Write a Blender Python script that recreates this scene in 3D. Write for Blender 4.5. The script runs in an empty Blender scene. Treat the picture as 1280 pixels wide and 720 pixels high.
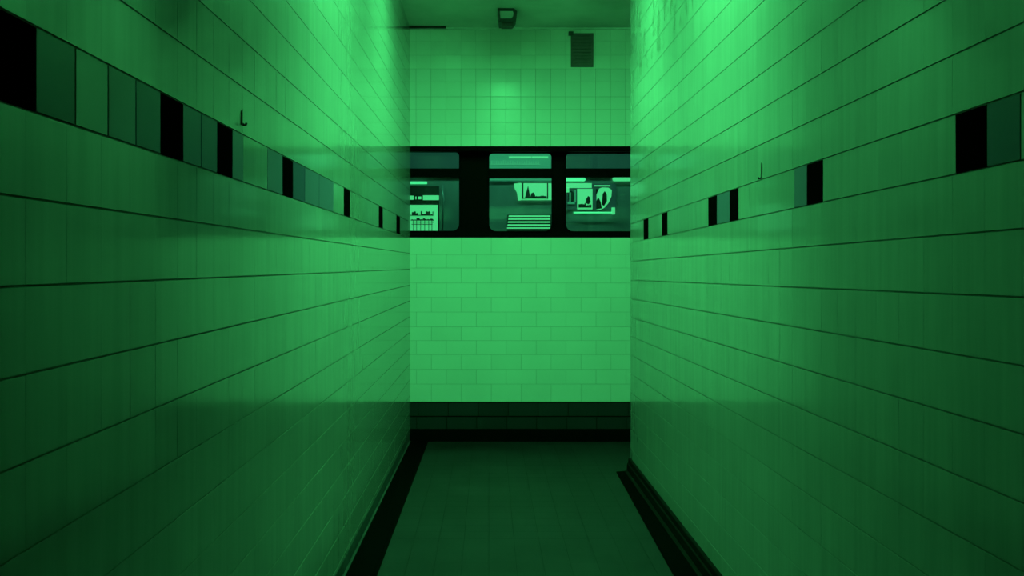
import bpy, bmesh, math, random
from mathutils import Vector
random.seed(7)
sc = bpy.context.scene
C = sc.collection
H = 0.15                      # tile module in metres
F = 1150.0                    # focal length in pixels of the 1280 wide frame
VX, VY = 611.0, 338.0         # vanishing point of the corridor
EYE = 10.8 * H
FAR = 58.5                    # far wall, in modules
CEIL = 15.4                   # ceiling above the eye, in modules

def W(x, d, b):               # modules right of eye, modules deep, modules BELOW eye
    return Vector((x * H, d * H, EYE - b * H))
def PX(px, py, d):            # where a point seen at px,py stands when it is d modules deep
    return W((px - VX) * d / F, d, (py - VY) * d / F)

# ------------------------------------------------------------ materials
def mat(name, col, rough=.4, metal=0, spec=.5, emit=None, es=0, coat=0):
    m = bpy.data.materials.new(name); m.use_nodes = True
    b = m.node_tree.nodes['Principled BSDF']
    b.inputs['Base Color'].default_value = (*col, 1)
    b.inputs['Roughness'].default_value = rough
    b.inputs['Metallic'].default_value = metal
    b.inputs['Specular IOR Level'].default_value = spec
    b.inputs['Coat Weight'].default_value = coat
    if emit:
        b.inputs['Emission Color'].default_value = (*emit, 1)
        b.inputs['Emission Strength'].default_value = es
    return m

def noisy(m, scale, amount, bump=0.0, stretch=(1, 1, 1), rough=None):
    """multiply the base colour by a soft noise, optional bump and roughness noise"""
    nt = m.node_tree; N = nt.nodes; L = nt.links
    b = N['Principled BSDF']
    tc = N.new('ShaderNodeTexCoord'); mp = N.new('ShaderNodeMapping')
    mp.inputs['Scale'].default_value = stretch
    no = N.new('ShaderNodeTexNoise'); no.inputs['Scale'].default_value = scale
    no.inputs['Detail'].default_value = 5
    L.new(tc.outputs['Object'], mp.inputs['Vector']); L.new(mp.outputs['Vector'], no.inputs['Vector'])
    mr = N.new('ShaderNodeMapRange')
    mr.inputs['From Min'].default_value = .3; mr.inputs['From Max'].default_value = .7
    mr.inputs['To Min'].default_value = 1 - amount; mr.inputs['To Max'].default_value = 1
    L.new(no.outputs['Fac'], mr.inputs['Value'])
    mx = N.new('ShaderNodeMix'); mx.data_type = 'RGBA'; mx.blend_type = 'MULTIPLY'
    mx.inputs['Factor'].default_value = 1
    mx.inputs[6].default_value = b.inputs['Base Color'].default_value
    L.new(mr.outputs['Result'], mx.inputs[7])
    L.new(mx.outputs[2], b.inputs['Base Color'])
    if bump:
        bp = N.new('ShaderNodeBump'); bp.inputs['Strength'].default_value = bump
        bp.inputs['Distance'].default_value = .002
        L.new(no.outputs['Fac'], bp.inputs['Height']); L.new(bp.outputs['Normal'], b.inputs['Normal'])
    if rough:
        rr = N.new('ShaderNodeMapRange')
        rr.inputs['To Min'].default_value = rough[0]; rr.inputs['To Max'].default_value = rough[1]
        L.new(no.outputs['Fac'], rr.inputs['Value']); L.new(rr.outputs['Result'], b.inputs['Roughness'])
    return mx

def tile_mat(name, col, rough, tonevar=.12, streak=.10, spec=.5, stains=False):
    """glazed tile: every tile has its own tone, faint vertical run marks, wavy glaze"""
    m = mat(name, col, rough, spec=spec)
    mx = noisy(m, 3.0, streak, 0, (1, 9, .6))
    nt = m.node_tree; N = nt.nodes; L = nt.links; b = N['Principled BSDF']
    at = N.new('ShaderNodeAttribute'); at.attribute_name = 'tone'
    mr = N.new('ShaderNodeMapRange')
    mr.inputs['To Min'].default_value = 1 - tonevar; mr.inputs['To Max'].default_value = 1
    L.new(at.outputs['Fac'], mr.inputs['Value'])
    m2 = N.new('ShaderNodeMix'); m2.data_type = 'RGBA'; m2.blend_type = 'MULTIPLY'
    m2.inputs['Factor'].default_value = 1
    L.new(mx.outputs[2], m2.inputs[6]); L.new(mr.outputs['Result'], m2.inputs[7])
    last = m2.outputs[2]
    if stains:   # dirt runs under the joints high on the wall, in one patch
        geo = N.new('ShaderNodeNewGeometry')
        sx = N.new('ShaderNodeSeparateXYZ'); L.new(geo.outputs['Position'], sx.inputs[0])
        mp = N.new('ShaderNodeMapping'); mp.inputs['Scale'].default_value = (1, 7.0, 2.6)
        L.new(geo.outputs['Position'], mp.inputs['Vector'])
        no = N.new('ShaderNodeTexNoise'); no.inputs['Scale'].default_value = 2.2; no.inputs['Detail'].default_value = 2
        L.new(mp.outputs['Vector'], no.inputs['Vector'])
        r1 = N.new('ShaderNodeMapRange'); r1.inputs['From Min'].default_value = .56; r1.inputs['From Max'].default_value = .64
        L.new(no.outputs['Fac'], r1.inputs['Value'])
        def band(sock, a, bb, c, d):
            p = N.new('ShaderNodeMapRange'); p.inputs['From Min'].default_value = a; p.inputs['From Max'].default_value = bb
            q = N.new('ShaderNodeMapRange'); q.inputs['From Min'].default_value = c; q.inputs['From Max'].default_value = d
            q.inputs['To Min'].default_value = 1; q.inputs['To Max'].default_value = 0
            L.new(sock, p.inputs['Value']); L.new(sock, q.inputs['Value'])
            mm = N.new('ShaderNodeMath'); mm.operation = 'MULTIPLY'
            L.new(p.outputs[0], mm.inputs[0]); L.new(q.outputs[0], mm.inputs[1]); return mm.outputs[0]
        by = band(sx.outputs['Y'], 31.5*H, 34*H, 46*H, 48*H)
        bz = band(sx.outputs['Z'], EYE+9.6*H, EYE+10.0*H, EYE+12.6*H, EYE+13.2*H)
        a = N.new('ShaderNodeMath'); a.operation = 'MULTIPLY'; L.new(by, a.inputs[0]); L.new(bz, a.inputs[1])
        c = N.new('ShaderNodeMath'); c.operation = 'MULTIPLY'; L.new(a.outputs[0], c.inputs[0]); L.new(r1.outputs[0], c.inputs[1])
        e = N.new('ShaderNodeMath'); e.operation = 'MULTIPLY'; L.new(c.outputs[0], e.inputs[0]); e.inputs[1].default_value = .5
        m3 = N.new('ShaderNodeMix'); m3.data_type = 'RGBA'
        L.new(e.outputs[0], m3.inputs['Factor']); L.new(last, m3.inputs[6]); m3.inputs[7].default_value = (.10, .09, .07, 1)
        last = m3.outputs[2]
    L.new(last, b.inputs['Base Color'])
    # wavy glaze
    tc = N.new('ShaderNodeTexCoord'); no = N.new('ShaderNodeTexNoise'); no.inputs['Scale'].default_value = 9
    no.inputs['Detail'].default_value = 1
    L.new(tc.outputs['Object'], no.inputs['Vector'])
    bp = N.new('ShaderNodeBump'); bp.inputs['Strength'].default_value = .10; bp.inputs['Distance'].default_value = .003
    L.new(no.outputs['Fac'], bp.inputs['Height']); L.new(bp.outputs['Normal'], b.inputs['Normal'])
    return m

M = {}
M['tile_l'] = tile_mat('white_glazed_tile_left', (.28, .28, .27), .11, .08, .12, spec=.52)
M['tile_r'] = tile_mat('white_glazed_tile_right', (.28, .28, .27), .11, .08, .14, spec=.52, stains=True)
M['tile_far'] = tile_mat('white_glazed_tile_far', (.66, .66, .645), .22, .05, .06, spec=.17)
M['tile_old'] = tile_mat('dull_old_tile', (.74, .74, .70), .3, .10, .12)
M['tile_base'] = tile_mat('dark_base_tile', (.018, .02, .025), .5, .25, .1, spec=.2)
M['grout'] = noisy(mat('cement_grout', (.16, .16, .15), .9), 20, .2) and bpy.data.materials['cement_grout']
M['grout_light'] = mat('pale_grout', (.28, .28, .26), .9)
M['acc_black'] = mat('black_accent_glaze', (.0012, .0012, .0012), .5, spec=0)
M['acc_blue'] = mat('slate_blue_accent_glaze', (.048, .042, .10), .4, spec=.2)
M['acc_grey'] = mat('grey_accent_glaze', (.105, .092, .155), .35, spec=.25)
M['acc_pale'] = mat('pale_grey_accent_glaze', (.21, .21, .23), .25, spec=.4)
M['black'] = mat('black_rubber', (.0015, .0015, .0015), .8, spec=.01)
noisy(M['black'], 12, .3)
M['base_r'] = mat('dark_painted_skirting', (.007, .007, .007), .7, spec=.03); noisy(M['base_r'], 6, .5)
M['base_l'] = mat('grey_painted_skirting', (.07, .07, .075), .7, spec=.05); noisy(M['base_l'], 5, .4)
M['plaster'] = mat('painted_plaster_ceiling', (.82, .82, .8), .75, spec=.2); noisy(M['plaster'], 1.6, .35, .2)
M['frame'] = mat('black_enamel', (.0015, .0015, .0015), .5, spec=.01)
M['dark_metal'] = mat('dark_brown_metal', (.10, .065, .065), .6, 0); noisy(M['dark_metal'], 10, .3)
M['fixture'] = mat('dark_cast_metal', (.015, .015, .015), .5, .2)
M['hook'] = mat('worn_painted_metal', (.13, .13, .12), .5)
M['lens'] = mat('dull_ribbed_glass_lens', (.42, .42, .42), .3)
M['steel'] = mat('brushed_steel_lining', (.42, .46, .50), .38, .5); noisy(M['steel'], 3, .35, 0, (1, 1, .4))
M['white_housing'] = mat('white_enamel_housing', (.6, .6, .6), .4)

GREEN = (.08, 1.0, .235)
M['lamp'] = mat('green_lit_diffuser', (.8, .8, .8), .5, emit=GREEN, es=190)
M['lamp_weak'] = mat('green_lit_diffuser_weaker', (.8, .8, .8), .5, emit=GREEN, es=268)
M['bulb'] = mat('lit_bulb', (.8, .8, .8), .5, emit=GREEN, es=20)
TEAL = (.07, 1.0, .30)
M['poster'] = mat('glowing_poster_sheet', (.5, .5, .5), .5, emit=(.10, 1.0, .30), es=.62)  # emission stands in for light falling on posters and small bright parts
M['poster_dim'] = mat('dim_glowing_card', (.3, .3, .3), .5, emit=(.05, .9, .35), es=.22)  # card brightness put in as emission
M['print_glow'] = mat('glowing_card_ink', (.3, .3, .3), .5, emit=(.08, .9, .33), es=.36)  # lettering brightened by emission
M['tube'] = mat('lit_tube', (.8, .8, .8), .5, emit=TEAL, es=.8)
M['card_dull'] = mat('dull_grey_card', (.16, .14, .20), .5)
M['print'] = mat('dark_poster_ink', (.01, .012, .01), .6)
M['print_mid'] = mat('mid_poster_ink', (.05, .06, .05), .6)

def glass():
    m = bpy.data.materials.new('train_window_glass'); m.use_nodes = True
    nt = m.node_tree; N = nt.nodes; L = nt.links
    for n in list(N): N.remove(n)
    o = N.new('ShaderNodeOutputMaterial'); t = N.new('ShaderNodeBsdfTransparent'); t.inputs[0].default_value = (.9, .95, .95, 1)
    g = N.new('ShaderNodeBsdfGlossy'); g.inputs['Roughness'].default_value = .03
    f = N.new('ShaderNodeFresnel'); f.inputs['IOR'].default_value = 1.45
    x = N.new('ShaderNodeMixShader'); L.new(f.outputs[0], x.inputs[0]); L.new(t.outputs[0], x.inputs[1]); L.new(g.outputs[0], x.inputs[2])
    L.new(x.outputs[0], o.inputs['Surface']); return m
M['glass'] = glass()

# floor: small square mosaic
def floor_mat():
    m = mat('dark_floor_mosaic', (.06, .06, .06), .5, spec=.15)
    nt = m.node_tree; N = nt.nodes; L = nt.links; b = N['Principled BSDF']
    geo = N.new('ShaderNodeNewGeometry')
    br = N.new('ShaderNodeTexBrick'); br.offset = 0
    br.inputs['Scale'].default_value = 1
    br.inputs['Brick Width'].default_value = .15; br.inputs['Row Height'].default_value = .15
    br.inputs['Mortar Size'].default_value = .0028; br.inputs['Mortar Smooth'].default_value = .3
    br.inputs['Color1'].default_value = (.020, .019, .022, 1); br.inputs['Color2'].default_value = (.016, .016, .018, 1)
    br.inputs['Mortar'].default_value = (.007, .007, .007, 1)
    L.new(geo.outputs['Position'], br.inputs['Vector'])
    no = N.new('ShaderNodeTexNoise'); no.inputs['Scale'].default_value = 2.3; no.inputs['Detail'].default_value = 5
    L.new(geo.outputs['Position'], no.inputs['Vector'])
    mr = N.new('ShaderNodeMapRange'); mr.inputs['From Min'].default_value = .3; mr.inputs['From Max'].default_value = .7
    mr.inputs['To Min'].default_value = .55; mr.inputs['To Max'].default_value = 1
    L.new(no.outputs['Fac'], mr.inputs['Value'])
    mx = N.new('ShaderNodeMix'); mx.data_type = 'RGBA'; mx.blend_type = 'MULTIPLY'; mx.inputs['Factor'].default_value = 1
    L.new(br.outputs['Color'], mx.inputs[6]); L.new(mr.outputs[0], mx.inputs[7]); L.new(mx.outputs[2], b.inputs['Base Color'])
    bp = N.new('ShaderNodeBump'); bp.invert = True; bp.inputs['Strength'].default_value = .5; bp.inputs['Distance'].default_value = .002
    L.new(br.outputs['Fac'], bp.inputs['Height']); L.new(bp.outputs['Normal'], b.inputs['Normal'])
    return m
M['floor'] = floor_mat()

# ------------------------------------------------------------ mesh helpers
class MB:
    def __init__(s): s.v = []; s.f = []; s.t = []; s.mi = []
    def face(s, pts, tone=.5, mi=0):
        i = len(s.v); s.v += [tuple(p) for p in pts]; s.f.append(tuple(range(i, i + len(pts)))); s.t.append(tone); s.mi.append(mi)
    def tile(s, q, n, gap=.0011, gu=None, bev=.0016, th=.003, tone=None, mi=0, wob=.00035):
        """a bevelled tile on the quad q (bl, br, tr, tl), n = normal towards the room"""
        tone = random.random() if tone is None else tone
        a, b, c, d = [Vector(p) for p in q]
        cx = (a + b + c + d) / 4
        eu = (b - a).normalized(); ev = (d - a).normalized()
        gu = gap if gu is None else gu; bu = bev * (.2 if gu < gap else 1)
        def ins(g, up, w=0):
            h = gu if g == gap else gu + bu; r = []
            for p, su, sv in ((a, 1, 1), (b, -1, 1), (c, -1, -1), (d, 1, -1)):
                r.append(p + eu * su * h + ev * sv * g + n * (up + (random.uniform(-w, w))))
            return r
        o = ins(gap, -.002); t = ins(gap + bev, th, 0)
        tu = random.uniform(-wob, wob); tv = random.uniform(-wob, wob)
        for k, (su, sv) in enumerate(((-1, -1), (1, -1), (1, 1), (-1, 1))): t[k] = t[k] + n * (su * tu + sv * tv)
        i = len(s.v); s.v += [tuple(p) for p in o + t]
        for f in ((4, 5, 6, 7), (0, 1, 5, 4), (1, 2, 6, 5), (2, 3, 7, 6), (3, 0, 4, 7)):
            s.f.append(tuple(i + k for k in f)); s.t.append(tone); s.mi.append(mi)
    def box(s, p0, p1, mi=0):
        x0, y0, z0 = p0; x1, y1, z1 = p1
        x0, x1 = sorted((x0, x1)); y0, y1 = sorted((y0, y1)); z0, z1 = sorted((z0, z1))
        P = [(x0, y0, z0), (x1, y0, z0), (x1, y1, z0), (x0, y1, z0), (x0, y0, z1), (x1, y0, z1), (x1, y1, z1), (x0, y1, z1)]
        i = len(s.v); s.v += P
        for f in ((0, 3, 2, 1), (4, 5, 6, 7), (0, 1, 5, 4), (1, 2, 6, 5), (2, 3, 7, 6), (3, 0, 4, 7)):
            s.f.append(tuple(i + k for k in f)); s.t.append(.5); s.mi.append(mi)
    def prism(s, pts, vec, mi=0):
        """closed polygon pts swept by vec"""
        vec = Vector(vec); a = [Vector(p) for p in pts]; b = [p + vec for p in a]; n = len(a)
        i = len(s.v); s.v += [tuple(p) for p in a + b]
        s.f.append(tuple(range(i + n - 1, i - 1, -1))); s.f.append(tuple(range(i + n, i + 2 * n)))
        for k in range(n): s.f.append((i + k, i + (k + 1) % n, i + n + (k + 1) % n, i + n + k))
        s.t += [.5] * (n + 2); s.mi += [mi] * (n + 2)
    def tube(s, pts, r, seg=12):
        pts = [Vector(p) for p in pts]; rings = []
        for k, p in enumerate(pts):
            d = (pts[min(k + 1, len(pts) - 1)] - pts[max(k - 1, 0)]).normalized()
            u = d.cross(Vector((0, 0, 1)));
            if u.length < .1: u = d.cross(Vector((1, 0, 0)))
            u.normalize(); w = d.cross(u)
            rings.append([p + (u * math.cos(a) + w * math.sin(a)) * r for a in [2 * math.pi * j / seg for j in range(seg)]])
        i = len(s.v)
        for rg in rings: s.v += [tuple(p) for p in rg]
        for k in range(len(pts) - 1):
            for j in range(seg):
                a = i + k * seg + j; b = i + k * seg + (j + 1) % seg
                s.f.append((a, b, b + seg, a + seg)); s.t.append(.5); s.mi.append(0)
        s.f.append(tuple(i + j for j in range(seg - 1, -1, -1))); e = i + (len(pts) - 1) * seg
        s.f.append(tuple(e + j for j in range(seg))); s.t += [.5, .5]; s.mi += [0, 0]
    def build(s, name, mats, parent=None, bevel=0, smooth=False, fix=True):
        if not isinstance(mats, (list, tuple)): mats = [mats]
        me = bpy.data.meshes.new(name); me.from_pydata(s.v, [], s.f)
        for m in mats: me.materials.append(m)
        me.polygons.foreach_set('material_index', s.mi)
        a = me.attributes.new('tone', 'FLOAT', 'FACE'); a.data.foreach_set('value', s.t)
        me.update()
        if fix:
            bm = bmesh.new(); bm.from_mesh(me); bmesh.ops.recalc_face_normals(bm, faces=bm.faces); bm.to_mesh(me); bm.free()
        o = bpy.data.objects.new(name, me); C.objects.link(o)
        if parent is not None:
            o.parent = parent; o.matrix_parent_inverse = parent.matrix_world.inverted()
        if bevel:
            md = o.modifiers.new('bevel', 'BEVEL'); md.width = bevel; md.segments = 2; md.limit_method = 'ANGLE'
        if smooth:
            me.polygons.foreach_set('use_smooth', [True] * len(me.polygons))
        return o
def struct(o, label=None):
    o['kind'] = 'structure'
    if label: o['label'] = label
    return o
def empty(name, loc, label, cat, group=None):
    o = bpy.data.objects.new(name, None); C.objects.link(o); o.location = loc; o.empty_display_size = .05
    o.matrix_world.translation = Vector(loc)
    bpy.context.view_layer.update()
    o['label'] = label; o['category'] = cat
    if group: o['group'] = group
    return o
def tag(o, label, cat, group=None):
    o['label'] = label; o['category'] = cat
    if group: o['group'] = group
    return o

# ------------------------------------------------------------ side walls
NEAR = -3.0
DR = 49.3
def PL(d, b): return W((617 - VX) / F * d - 5.32, d, (332 - VY) / F * d + b)
def PR(d, b): return W((605 - VX) / F * d + 7.87, d, (342 - VY) / F * d + b)
def dl(px): return 5.32 * F / (617 - px)
def dr(px): return 7.87 * F / (px - 605)

NL = Vector((1, -(617 - VX) / F, 0)).normalized()
NR = Vector((-1, (605 - VX) / F, 0)).normalized()

# accent courses: (near pixel, far pixel, material)
acc_l = [(-17, 42, 'acc_black'), (42, 92, 'acc_blue'), (92, 133, 'acc_pale'), (133, 168, 'acc_grey'), (168, 199, 'acc_blue'),
         (199, 227, 'acc_black'), (227, 250, 'acc_blue'), (250, 270, 'acc_blue'), (270, 289, 'acc_black'), (289, 303, 'acc_grey'),
         (333, 352, 'acc_grey'), (352, 365, 'acc_black'), (365, 380, 'acc_blue'), (380, 398, 'acc_grey'), (398, 416, 'acc_grey'),
         (429, 437, 'acc_black'), (473, 478, 'acc_black'), (495, 499.5, 'acc_black')]
acc_r = [(1235, 1278, 'acc_blue'), (1196, 1235, 'acc_black'), (1010, 1030, 'acc_black'), (994, 1010, 'acc_grey'),
         (913, 924, 'acc_black'), (897, 913, 'acc_grey'), (886, 897, 'acc_black'), (828, 835, 'acc_black'), (805, 811, 'acc_black')]
accname = {'acc_black': 'black glossy accent tile', 'acc_blue': 'slate blue accent tile', 'acc_grey': 'grey accent tile', 'acc_pale': 'pale grey accent tile'}

def side_wall(name, P, n, off, rows, end, matk, band, accs, label):
    mb = MB(); root_acc = []
    dmin = NEAR
    # backing (grout) as a thick slab
    b0 = off + rows[0]; b1 = off + rows[1]
    back = -n * .10
    q = [P(dmin, b1), P(end, b1), P(end, b0), P(dmin, b0)]
    mb.prism(q, back, 1)
    for k in range(rows[0], rows[1]):
        top = off + k; bot = off + k + 1
        if k == band:
            spans = sorted(accs); d = dmin; segs = []
            for s0, s1, m in spans:
                while d + 1.35 < s0: segs.append((d, d + 1)); d += 1
                if s0 - d > .05: segs.append((d, s0))
                root_acc.append((s0, s1, m)); d = s1
            while d + 1.35 < end: segs.append((d, d + 1)); d += 1
            segs.append((d, end))
        else:
            segs = []; d = dmin + .42
            segs.append((dmin, d))
            while d + 1 < end - .2: segs.append((d, d + 1)); d += 1
            segs.append((d, end))
        for a, b in segs:
            mb.tile([P(a, bot), P(b, bot), P(b, top), P(a, top)], n, gap=.0010, gu=.00006, bev=.0013, wob=.00022)
    # darker open joints between courses
    w = mb.build(name, [M[matk], M['grout']], fix=True)
    struct(w, label)
    for s0, s1, m in root_acc:
        t = MB(); t.tile([P(s0, off + band + 1), P(s1, off + band + 1), P(s1, off + band), P(s0, off + band)], n, th=.0036, wob=.0002)
        o = t.build('accent_tile', M[m], w); o['label'] = accname[m]
    return w

# courses: joints lie at off + k (modules below the eye)
aL = [(dl(a), dl(b), m) for a, b, m in acc_l]
aR = [(dr(b), dr(a), m) for a, b, m in acc_r]
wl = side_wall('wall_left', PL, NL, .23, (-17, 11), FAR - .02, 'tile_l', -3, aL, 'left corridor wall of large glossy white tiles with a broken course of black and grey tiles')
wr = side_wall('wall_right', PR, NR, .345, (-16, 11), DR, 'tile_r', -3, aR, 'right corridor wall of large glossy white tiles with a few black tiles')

# ------------------------------------------------------------ far wall
S = F / FAR
def fx(px): return (px - VX) / S
def fz(py): return (py - VY) / S
XL, XR = fx(511), 34.0
OPX0, OPX1 = fx(511), fx(830)            # slot opening
OPZ0, OPZ1 = fz(183), fz(297)
nf = Vector((0, -1, 0))
mb = MB()
def slab(x0, x1, b0, b1): mb.box(W(x0, FAR, b1), W(x1, FAR + .8, b0), 1)
slab(XL, XR, -CEIL, OPZ0); slab(OPX1, XR, OPZ0, OPZ1); slab(XL, XR, OPZ1, 10.8)
def frow(y0, y1, w, offpx, mi, x0=XL, x1=XR, gap=.0006, skip=None):
    b0, b1 = fz(y0), fz(y1); ww = w / S; o = fx(offpx)
    k = math.floor((x0 - o) / ww); x = o + k * ww
    while x < x1:
        a = max(x, x0); b = min(x + ww, x1)
        if b - a > .03:
            mb.tile([W(a, FAR, b1), W(b, FAR, b1), W(b, FAR, b0), W(a, FAR, b0)], nf, gap=gap, bev=.0010, th=.003, mi=mi, wob=.0004)
        x += ww
ys = [35.3, 52, 69, 86, 102.5, 121, 137, 153, 168, 183]
for i in range(len(ys) - 1):
    frow(ys[i], ys[i + 1], 18.7, 520, 2 if i < 3 else 0, gap=.0003 if i < 3 else .0010)
y = 297; i = 0
lows = [297, 318, 335, 353.7, 371.7, 390, 408.5, 425.7, 443.3, 461.7, 480, 502]
for i in range(len(lows) - 1):
    frow(lows[i], lows[i + 1], 37.4, 558 if i % 2 else 539.3, 0, gap=.0004)
for yy in range(0, 6):
    frow(183 + yy * 19, 202 + yy * 19, 18.7, 520, 0, x0=OPX1)
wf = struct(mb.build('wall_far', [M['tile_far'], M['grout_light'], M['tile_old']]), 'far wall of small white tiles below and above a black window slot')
# dark tiled base
mb = MB()
mb.box(W(XL, FAR - .12, 10.8), W(XR, FAR, fz(502.5)), 1)
def brow(y0, y1, off):
    ww = 37.4 / S; x = fx(off) - ww
    while x < XR:
        a = max(x, XL); b = min(x + ww, XR)
        if b - a > .03: mb.tile([W(a, FAR - .12, fz(y1)), W(b, FAR - .12, fz(y1)), W(b, FAR - .12, fz(y0)), W(a, FAR - .12, fz(y0))], nf, gap=.0018, bev=.0012)
        x += ww
brow(503, 519.7, 523); brow(520.6, 536, 558 - 37)
struct(mb.build('baseboard_far', [M['tile_base'], M['black']]), 'two courses of dark tile along the foot of the far wall')
mb = MB()   # black cove, quarter-round profile
prof = [(0, 0)] + [(.9 * (1 - math.sin(t)), .78 * (1 - math.cos(t))) for t in [math.pi / 2 * i / 6 for i in range(7)]]
pts = [W(XL, FAR - .12, 10.8)] + [W(XL, FAR - .12 - .35 * (1 - math.sin(t)), 10.8 - .76 * math.sin(t) * 1.0) for t in [math.pi / 2 * i / 6 for i in range(6, -1, -1)]]
mb.prism(pts, (W(XR, 0, 0) - W(XL, 0, 0)))
struct(mb.build('trim_1', M['black']), 'black cove at the foot of the far wall')

# moulding where far wall meets ceiling
mb = MB(); mb.box(W(XL, FAR - .22, -CEIL + .10), W(XR, FAR, -CEIL))
struct(mb.build('trim_2', M['plaster'], bevel=.004), 'thin plaster moulding where far wall meets ceiling')

# ------------------------------------------------------------ floor, ceiling, hidden side of the passage
mb = MB(); mb.box((-8*H, NEAR*H, -.1), (XR*H, (FAR+.8)*H, 0))
struct(mb.build('floor', M['floor']), 'dark tiled corridor floor')
mb = MB(); mb.box((-8*H, NEAR*H, EYE+CEIL*H), (XR*H, (FAR+.8)*H, EYE+CEIL*H+.1))
struct(mb.build('ceiling', M['plaster']), 'stained plaster ceiling')
mb = MB(); mb.box(W(-7, NEAR, -6.3), W(9.6, 18.6, -CEIL - .3))  # unseen block added to cut lamp light on the near walls
struct(mb.build('light_block', M['dark_metal']), 'unseen low block added over the near end to keep lamp light off the near walls')
mb = MB(); xr = (605 - VX) / F * DR + 7.87
mb.box(W(xr+.02, DR - .6, 10.8), W(XR, DR - .02, -CEIL), 0)
struct(mb.build('wall_passage', M['tile_old']), 'near wall of the side passage')
mb = MB(); mb.box(W(XR, DR, 10.8), W(XR + .6, FAR, -CEIL))
struct(mb.build('wall_end', M['tile_old']), 'end wall of the side passage')

# ------------------------------------------------------------ skirtings and black floor borders
def run(name, P, n, prof, d0, d1, m, label, wob=0.0):
    """profile in (modules out from wall, modules above floor) swept along the wall"""
    mb = MB()
    steps = 26; rings = []
    for i in range(steps + 1):
        d = d0 + (d1 - d0) * i / steps
        base = P(d, 0); ring = []
        for (u, v) in prof:
            p = base + n * (u * H); ring.append((p.x, p.y, v * H))
        rings.append(ring)
    i0 = len(mb.v); k = len(prof)
    for r in rings: mb.v += r
    for i in range(steps):
        for j in range(k):
            a = i0 + i * k + j; b = i0 + i * k + (j + 1) % k
            mb.f.append((a, b, b + k, a + k)); mb.t.append(.5); mb.mi.append(0)
    mb.f.append(tuple(i0 + j for j in range(k))); mb.f.append(tuple(i0 + steps * k + j for j in range(k - 1, -1, -1)))
    mb.t += [.5, .5]; mb.mi += [0, 0]
    return struct(mb.build(name, m), label)
run('baseboard_left', PL, NL, [(0.0, .62), (.015, .60), (.03, .56), (.03, .10), (.10, .0), (0.0, 0.0)], NEAR, FAR - .5, M['base_l'], 'low grey painted skirting of the left wall')
run('baseboard_right', PR, NR, [(0, .76), (.10, .76), (.14, .72), (.15, .50), (.20, .46), (.22, .12), (.34, .05), (.34, 0), (0, 0)], NEAR, DR, M['base_r'], 'black ridged skirting of the right wall')
run('trim_3', PL, NL, [(.10, 0), (.10, .05), (1.10, .05), (1.20, 0)], NEAR, FAR - .5, M['black'], 'black border strip on the floor along the left wall')
mb = MB(); e0 = PR(NEAR, 0) + NR*(.34*H); e1 = PR(DR, 0) + NR*(.34*H)
mb.prism([(e0.x, e0.y, 0), (e1.x, e1.y, 0), ((6.53 + .017*(DR - 32.5))*H, DR*H - .02, 0), ((6.53 + .017*(NEAR - 32.5))*H, NEAR*H, 0)], (0, 0, .008))
struct(mb.build('trim_4', M['black']), 'black border strip on the floor along the right wall')

# rounded white corner bead at the end of the right wall
mb = MB(); p = PR(DR, 0)
mb.tube([(p.x + .022, p.y - .002, .135), (p.x + .022, p.y - .002, EYE + CEIL * H - .002)], .022, 24)
struct(mb.build('trim_5', M['tile_old'], smooth=True), 'rounded corner bead at the end of the right wall')

# ------------------------------------------------------------ slot frame in the far wall
def plate(name, outer, holes, d, thick, m, parent=None):
    """flat plate facing the camera side with holes, real thickness. outer/holes = list of (x,z) loops"""
    cu = bpy.data.curves.new(name, 'CURVE'); cu.dimensions = '2D'; cu.fill_mode = 'BOTH'; cu.extrude = thick / 2
    for loop in [outer] + holes:
        sp = cu.splines.new('POLY'); sp.points.add(len(loop) - 1); sp.use_cyclic_u = True
        for i, (x, z) in enumerate(loop): sp.points[i].co = (x, z, 0, 1)
    tmp = bpy.data.objects.new('tmp', cu); C.objects.link(tmp); bpy.context.view_layer.update()
    me = bpy.data.meshes.new_from_object(tmp.evaluated_get(bpy.context.evaluated_depsgraph_get()))
    bpy.data.objects.remove(tmp)
    for v in me.vertices: x, z, y = v.co; v.co = (x, d + thick / 2 - y, z)
    me.materials.clear(); me.materials.append(m)
    bm = bmesh.new(); bm.from_mesh(me); bmesh.ops.remove_doubles(bm, verts=bm.verts, dist=1e-5)
    bmesh.ops.recalc_face_normals(bm, faces=bm.faces); bm.to_mesh(me); bm.free()
    me.name = name
    o = bpy.data.objects.new(name, me); C.objects.link(o)
    if parent is not None: o.parent = parent; o.matrix_parent_inverse = parent.matrix_world.inverted()
    return o
def rr(x0, x1, y0, y1, r, d, rt=None):   # rounded rectangle from pixel bounds at depth d -> (x,z) loop, y down
    rt = r if rt is None else rt; out = []
    for cx, cy, rad, a0 in ((x1, y0, rt, -90), (x1, y1, r, 0), (x0, y1, r, 90), (x0, y0, rt, 180)):
        sx = -1 if cx == x1 else 1; sy = 1 if cy == y0 else -1
        for i in range(7):
            a = math.radians(a0 + 15 * i)
            px = cx + sx * rad + rad * math.cos(a); py = cy + sy * rad + rad * math.sin(a)
            p = PX(px, py, d); out.append((p.x, p.z))
    return out
def rect(x0, x1, y0, y1, d):
    return [(PX(a, b, d).x, PX(a, b, d).z) for a, b in ((x0, y0), (x1, y0), (x1, y1), (x0, y1))]

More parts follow.
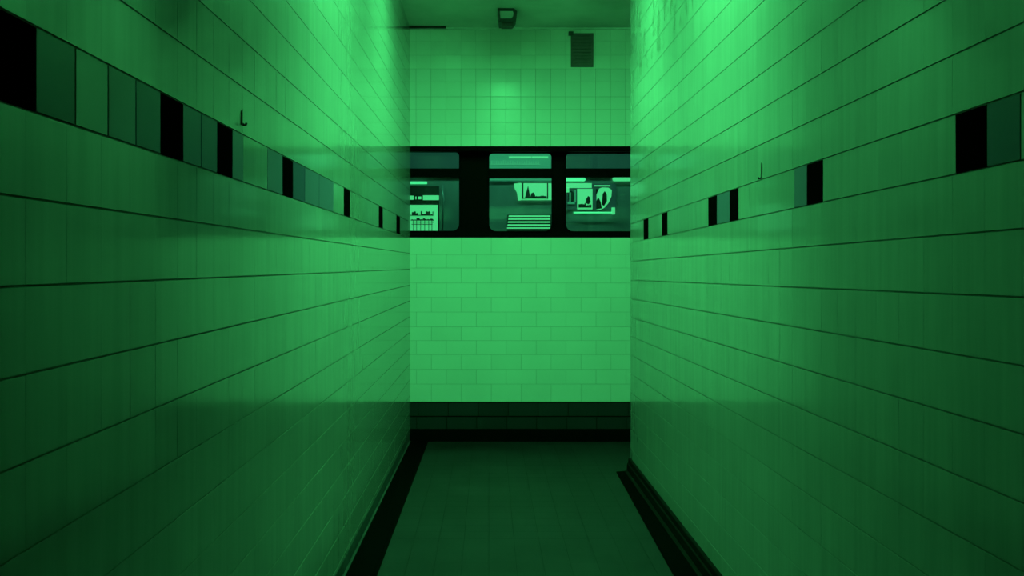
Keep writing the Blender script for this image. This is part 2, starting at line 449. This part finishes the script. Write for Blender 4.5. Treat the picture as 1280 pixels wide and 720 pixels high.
fr = plate('window_1', [(OPX0*H, EYE-OPZ0*H), (OPX1*H, EYE-OPZ0*H), (OPX1*H, EYE-OPZ1*H), (OPX0*H, EYE-OPZ1*H)],
           [[((OPX0+.02)*H, EYE-(OPZ0+.27)*H), ((OPX1-.3)*H, EYE-(OPZ0+.27)*H), ((OPX1-.3)*H, EYE-(OPZ1-.30)*H), ((OPX0+.02)*H, EYE-(OPZ1-.30)*H)]],
           (FAR-.02)*H, .75*H, M['frame'])
struct(fr, 'black metal frame lining the long window slot in the far wall')

# ------------------------------------------------------------ the train behind the slot
DC = FAR + 1.15
DI = DC + 11.0
car = empty('subway_car', ((fx(660))*H, (DC)*H, EYE-OPZ1*H-.6), 'dark subway train car standing behind the slot in the far wall', 'train')
WIN = [(470, 574.5, 190, 289), (611, 690, 191.5, 289.5), (707, 815, 191.5, 289.5)]
plate('car_side', rect(420, 900, 165, 330, DC), [rr(a, b, c, d, 9, DC, 5) for a, b, c, d in WIN], DC*H, .04, M['frame'], car)
for a, b, c, d in WIN:
    loop_o = rr(a - 1, b + 1, c - 1, d + 1, 9, DC, 5); loop_i = rr(a + .6, b - .6, c + .6, d - .6, 8.4, DC, 4.4)
    ring = plate('window_gasket', loop_o, [loop_i], DC*H - .006, .008, M['black'], car)
    plate('window_pane', rr(a + .3, b - .3, c + .3, d - .3, 8.6, DC, 4.6), [], DC*H + .012, .004, M['glass'], car)
    mb = MB(); mb.box(PX(a, 210.5, DC) + Vector((0, -.004, 0)), PX(b, 221.5, DC) + Vector((0, .03, 0)))
    mb.build('window_transom', M['frame'], car, bevel=.004)
# interior shell
mb = MB(); ip = lambda a, b: PX(a, b, DI)
mb.box(PX(380, 120, DI), PX(960, 330, DI) + Vector((0, .03, 0)))
mb.build('interior_wall', M['steel'], car)
zt = ip(0, 150).z; zb = PX(0, 345, DC).z - .3
mb = MB(); mb.box((ip(380, 0).x, DC*H+.05, zt), (ip(960, 0).x, DI*H, zt + .03)); mb.build('interior_ceiling', M['steel'], car)
mb = MB(); mb.box((ip(380, 0).x, DC*H+.05, ip(0, 330).z - .03), (ip(960, 0).x, DI*H, ip(0, 330).z)); mb.build('interior_floor', M['base_r'], car)

def panel(name, x0, x1, y0, y1, m, off, th=.012, parent=car, r=0):
    lp = rr(x0, x1, y0, y1, r, DI) if r else rect(x0, x1, y0, y1, DI)
    return plate(name, lp, [], DI*H - off, th, m, parent)
def poly(name, loops, m, off, parent, th=.004):
    """small printed shapes, all of one print, as one mesh"""
    mb = MB()
    for lp in loops: mb.prism([PX(a, b, DI) + Vector((0, -off, 0)) for a, b in lp], (0, th, 0))
    return mb.build(name, m, parent)
R = random.Random(3)
def skyline(x0, x1, yb, lo, hi, step):
    out = []; x = x0
    while x < x1 - .2:
        w = min(R.uniform(step * .6, step * 1.5), x1 - x); h = R.uniform(lo, hi)
        out.append([(x, yb), (x, yb - h), (x + w * .5, yb - h - R.uniform(0, .8)), (x + w, yb - h), (x + w, yb)]); x += w
    return out
def ebox(x0, x1, y0, y1): return [(x0, y1), (x0, y0), (x1, y0), (x1, y1)]

# overhead cards (upper panes)
panel('overhead_card', 470, 596, 186, 211, M['card_dull'], .03)
c2 = panel('overhead_card', 600, 688.5, 186, 211, M['poster_dim'], .03); c2['label'] = 'advertising card with its brightness put in as glow'
poly('card_highlight', [ebox(636, 664, 196, 198.5), ebox(664.5, 685, 196, 198.5)], M['poster'], .042, c2)  # highlight bar across the card, drawn as glowing strips
comb = [(613, 206.5), (613, 205.2)]
for x in [614 + 2.9 * i for i in range(21)]:
    t_ = 200.6 + R.uniform(0, 2.2); comb += [(x, 205.2), (x, t_), (x + 1.5, t_), (x + 1.5, 205.2)]
comb += [(676, 206.5)]
poly('card_lettering', [comb], M['print_glow'], .042, c2)
panel('overhead_card', 697, 860, 186, 211, M['card_dull'], .03)
# dark rail below the cards
panel('luggage_rail', 380, 960, 211.5, 222, M['frame'], .05, .05)
# W1: doorway with glowing poster
d1 = panel('door_frame', 468, 549, 233, 300, M['print'], .02, .03)
poly('door_header_sign', [ebox(512, 517.5, 245, 250), ebox(519.5, 521, 246, 249.5), ebox(523, 527, 246, 249.5), ebox(529, 549, 244.5, 250.5)], M['poster'], .045, d1)
p1 = panel('advertising_poster', 480, 547.5, 256.5, 300, M['poster'], .05); 
poly('poster_print', skyline(512, 542, 270, .5, 5.5, 2.2) + skyline(514, 543, 276, .4, 3.0, 3) + [ebox(516, 543, 277.5, 278.4), ebox(515, 541, 280.3, 281)], M['print_mid'], .062, p1)
poly('poster_print', [ebox(x, x + .7, 276, 289) for x in (517, 521, 526, 531, 536, 540)], M['print_mid'], .062, p1)
panel('light_tube', 500, 534, 227.5, 230.5, M['tube'], .06, .03)
mb = MB(); mb.tube([PX(553, 232, DI) + Vector((0, -.05, 0)), PX(554.5, 250, DI) + Vector((0, -.06, 0)), PX(553, 288, DI) + Vector((0, -.05, 0))], .012)
mb.build('grab_rail', M['steel'], car, smooth=True)
# W2: poster, glowing corner, louvres
p2 = panel('advertising_poster', 649.5, 689, 229.5, 250.5, M['poster'], .05)
poly('poster_frame', [ebox(652, 654, 229.5, 249), ebox(652, 684, 247.5, 248.7), ebox(683.4, 684.8, 229.5, 249)], M['print_mid'], .062, p2)
poly('poster_print', [[(656, 247.5), (657.8, 240), (659.8, 232.5), (661.2, 240), (662.6, 247.5)], [(662, 247.5), (664, 242), (667, 241), (669, 246), (669.5, 247.5)]] + skyline(665, 683, 247.5, .8, 2.6, 2.2), M['print_mid'], .062, p2)
poly('glow_bracket', [[(642.5, 230), (651, 229), (650.5, 251), (647.5, 251), (646, 241), (643, 236)]], M['poster'], .045, car)  # light on this piece is put in as glow
panel('light_tube', 612, 689, 223.8, 226.2, M['poster_dim'], .06, .02)
lv = panel('vent_grille', 634, 689, 268.6, 289, M['print_mid'], .03)
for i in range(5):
    poly('vent_slat', [[(635.5 - .5*i, 271.3 + 3.7*i), (636 - .5*i, 269.5 + 3.7*i), (687.5, 269.5 + 3.7*i), (687.5, 271.3 + 3.7*i)]], M['poster'], .045, lv, .01)  # slats glow in place of the light they catch
# W3: framed displays
p3 = panel('display_case', 707, 769.5, 230, 262.5, M['card_dull'], .04, r=3)
poly('display_light', [ebox(707.5, 739, 229.5, 235.5), ebox(707.5, 711, 235, 241), ebox(742, 762, 232, 233.6)], M['poster'], .055, p3)
p4 = panel('advertising_poster', 721, 740, 236.5, 262, M['poster'], .055)
poly('poster_print', skyline(722.5, 738.5, 260, 1.5, 6.5, 1.7) + [[(731, 254), (732, 249), (734.5, 245.5), (736.5, 247), (737.5, 253), (735, 256)]], M['print'], .067, p4)
arc = [(745, 237.5), (752, 234.8), (760, 235.2), (764, 238), (763.5, 246), (760, 254), (755, 260), (750, 262.5), (745, 262.5)]
p5 = poly('advertising_poster', [arc], M['poster'], .055, p3)
poly('poster_print', [[(744.5, 262), (744.5, 252), (747, 247), (750, 253), (751.5, 261)], [(751.5, 256), (752.5, 243), (755, 239.5), (757.5, 243), (757.8, 252), (754, 258)], [(744, 245), (744, 237), (748, 236.4), (746, 241)]], M['print'], .067, p3)
poly('poster_print', [[(710.5 + 4 * math.cos(t) + 3, 246 + 7 * math.sin(t)) for t in [math.pi * 2 * i / 14 for i in range(14)]]], M['print'], .055, p3)
poly('display_light', [ebox(709, 718, 253, 255.5), ebox(711, 713, 241, 253), ebox(717.5, 719.2, 238, 253)], M['poster_dim'], .06, p3)
mb = MB(); mb.tube([PX(716, 266.5, DI) + Vector((0, -.09, 0)), PX(765, 266.5, DI) + Vector((0, -.09, 0))], .010); mb.build('grab_rail', M['tube'], car, smooth=True)  # rail is no lamp, its brightness is put in as emission
poly('rail_bracket', [ebox(763.5, 767.5, 260, 268.5)], M['poster'], .10, car, .05)  # bracket brightened by emission like the rail
panel('light_tube', 700, 731, 223, 227, M['tube'], .07, .03, r=1.5)
panel('light_tube', 765, 800, 222, 227, M['poster'], .07, .03, r=2)

# ------------------------------------------------------------ lamps
def corridor_lamp(ly, label, m, hood, lx=1.3, lb=-14.75, hw=.95, hl=1.7):
    lamp = empty('corridor_lamp', W(lx, ly, -CEIL), label, 'lamp', 'green ceiling lamps of the corridor')
    mb = MB()
    mb.prism([W(lx - hw, ly - hl, lb), W(lx - hw*.7, ly - hl, -CEIL + .08), W(lx + hw*.7, ly - hl, -CEIL + .08), W(lx + hw, ly - hl, lb)], (0, 2*hl*H, 0))
    mb.build('lamp_housing', M['white_housing'], lamp)
    mb = MB(); mb.prism([W(lx - hw*.92, ly - hl*.98, lb + .005), W(lx - hw*.92, ly - hl*.98, lb + .32), W(lx - hw*.7, ly - hl*.98, lb + .48), W(lx + hw*.7, ly - hl*.98, lb + .48), W(lx + hw*.92, ly - hl*.98, lb + .32), W(lx + hw*.92, ly - hl*.98, lb + .005)], (0, 1.96*hl*H, 0))
    mb.build('lamp_diffuser', m, lamp)
    for s in (-1, 1):
        mb = MB(); mb.box(W(lx - hw, ly + s*hl, lb + (.5 if s > 0 else hood)), W(lx + hw, ly + s*(hl + .12), lb - .02)); mb.build('cap_or_light_hood', M['white_housing'], lamp)  # near cap deepened into an unseen hood that cuts light towards the camera
        mb = MB(); mb.box(W(lx - .3, ly + s*1.0 - .3, -CEIL + .09), W(lx + .3, ly + s*1.0 + .3, -CEIL)); mb.build('ceiling_bracket', M['fixture'], lamp)
    return lamp
corridor_lamp(43.0, 'long green-lit ceiling lamp of the corridor, the farther one', M['lamp'], 2.1)
corridor_lamp(29.5, 'long green-lit ceiling lamp of the corridor, the nearer one', M['lamp_weak'], 3.2)

# added fill light for the car lining, unseen, above the windows
ld = bpy.data.lights.new('car_fill_light', 'AREA'); ld.shape = 'RECTANGLE'; ld.size = 3.4; ld.size_y = .25; ld.energy = 21; ld.color = (.10, 1, .42)
lo = bpy.data.objects.new('car_fill_light', ld); C.objects.link(lo); lo.location = (ip(660, 0).x, (DC + 5)*H, zt - .03)

# ------------------------------------------------------------ small fixtures
# bulkhead lamp under the far ceiling
dd = 54.0
q0 = PX(622, 10, dd); q1 = PX(646, 27, dd)
bl = empty('bulkhead_light', (PX(633, 0, dd).x, dd*H, EYE + CEIL*H), 'small dark boxy light fitting on the ceiling above the far wall', 'light fitting')
zc = EYE + CEIL*H; zb_ = PX(0, 27, dd).z
oo = [(622, 10), (642, 10), (646.5, 14), (645.5, 22), (642, 27), (624, 27)]
cc = [(PX(a, b, dd).x, min(PX(a, b, dd).z, zc)) for a, b in oo]
ii = [(PX(a, b, dd).x, PX(a, b, dd).z) for a, b in [(624.8, 13.2), (641, 13.2), (642, 16), (641.3, 20.5), (639, 23), (625.6, 23)]]
mb = MB(); mb.prism([Vector((x, dd*H + .03, z)) for x, z in cc], (0, .2, 0)); mb.build('housing', M['fixture'], bl, bevel=.004)
plate('bezel', cc, [ii], dd*H, .03, M['fixture'], bl)
mb = MB(); mb.prism([Vector((x, dd*H + .014, z)) for x, z in ii], (0, .016, 0)); mb.build('lens', M['lens'], bl)
mb = MB(); mb.box(PX(627, 26.5, dd) + Vector((0, .05, 0)), PX(641, 30.5, dd) + Vector((0, .16, 0))); mb.build('bracket', M['dark_metal'], bl, bevel=.003)

# vent on the far wall
vt = empty('wall_vent', PX(727.5, 84, FAR) + Vector((0, -.01, 0)), 'dark rectangular metal vent high on the far wall', 'vent')
dv = FAR - .02
plate('vent_frame', rect(713.5, 741.5, 42, 84, FAR), [rect(716, 739, 44.5, 81.5, FAR)], FAR*H - .016, .014, M['dark_metal'], vt)
mb = MB(); mb.box(PX(715, 44, FAR) + Vector((0, -.005, 0)), PX(740, 82, FAR) + Vector((0, -.002, 0))); mb.build('vent_back', M['dark_metal'], vt)
for i in range(9):
    y = 46.4 + 4.1 * i
    p = PX(716, y, FAR); p2_ = PX(739, y, FAR)
    mb = MB(); mb.prism([p + Vector((0, -.013, .004)), p + Vector((0, -.006, .014)), p + Vector((0, -.004, .014)), p + Vector((0, -.010, .004))], (p2_.x - p.x, 0, 0))
    mb.build('vent_slat', M['dark_metal'], vt)
mb = MB(); mb.box(PX(710.5, 40, FAR) + Vector((0, -.03, 0)), PX(716.5, 45, FAR) + Vector((0, -.003, 0))); mb.build('vent_clip', M['fixture'], vt, bevel=.003)

# conduit along the top of far wall
mb = MB(); mb.tube([W(fx(513), FAR - .55, -CEIL + .085), W(fx(558), FAR - .55, -CEIL + .085)], .012)
tag(mb.build('conduit', M['fixture'], smooth=True), 'short dark conduit under the ceiling in the far left corner', 'pipe')

# hooks on both side walls
def hook(P, n, d, btop, bbot, label):
    p = P(d, 0); zt_, zb2 = EYE - btop * H, EYE - bbot * H
    t = empty('wall_hook', Vector((p.x, p.y, zb2)) + n * .004, label, 'hook', 'small wall hooks')
    f = Vector((0, 1, 0)); o = Vector((p.x, p.y, 0)) + n * .0035
    mb = MB(); c = []
    for y_, z in ((-.006, zb2 + .012), (.006, zb2 + .012), (.006, zt_ - .004), (0, zt_), (-.006, zt_ - .004)):
        c.append(o + f * y_ + Vector((0, 0, z)))
    mb.prism(c, n * .004); mb.build('hook_plate', M['hook'], t)
    mb = MB(); s = o + Vector((0, 0, zb2 + .018))
    mb.tube([s, s + n * .007 + Vector((0, 0, -.006)), s + n * .012 + Vector((0, 0, -.006)), s + n * .015 + Vector((0, 0, .001))], .004)
    mb.build('hook_arm', M['fixture'], t, smooth=True)
    return t
hook(PL, NL, dl(301), (137-VY)/F*dl(301), (161-VY)/F*dl(301), 'small dark metal hook above the tile band on the left wall')
hook(PR, NR, dr(953), (203-VY)/F*dr(953), (227-VY)/F*dr(953), 'small dark metal hook above the tile band on the right wall')

# ------------------------------------------------------------ world, camera, view
w = bpy.data.worlds.new('world'); sc.world = w; w.use_nodes = True
w.node_tree.nodes['Background'].inputs['Color'].default_value = (.05, 1, .3, 1)
w.node_tree.nodes['Background'].inputs['Strength'].default_value = 0.0
cam = bpy.data.cameras.new('camera'); co = bpy.data.objects.new('camera', cam); C.objects.link(co)
co.location = (0, 0, EYE); co.rotation_euler = (math.pi / 2, 0, 0)
cam.sensor_width = 36; cam.lens = 36 * F / 1280
cam.shift_x = (640 - VX) / 1280; cam.shift_y = (VY - 360) / 1280
cam.clip_start = .02
sc.camera = co
sc.view_settings.view_transform = 'Standard'; sc.view_settings.look = 'None'
sc.view_settings.gamma = 1; sc.view_settings.use_curve_mapping = False; sc.view_settings.exposure = 0
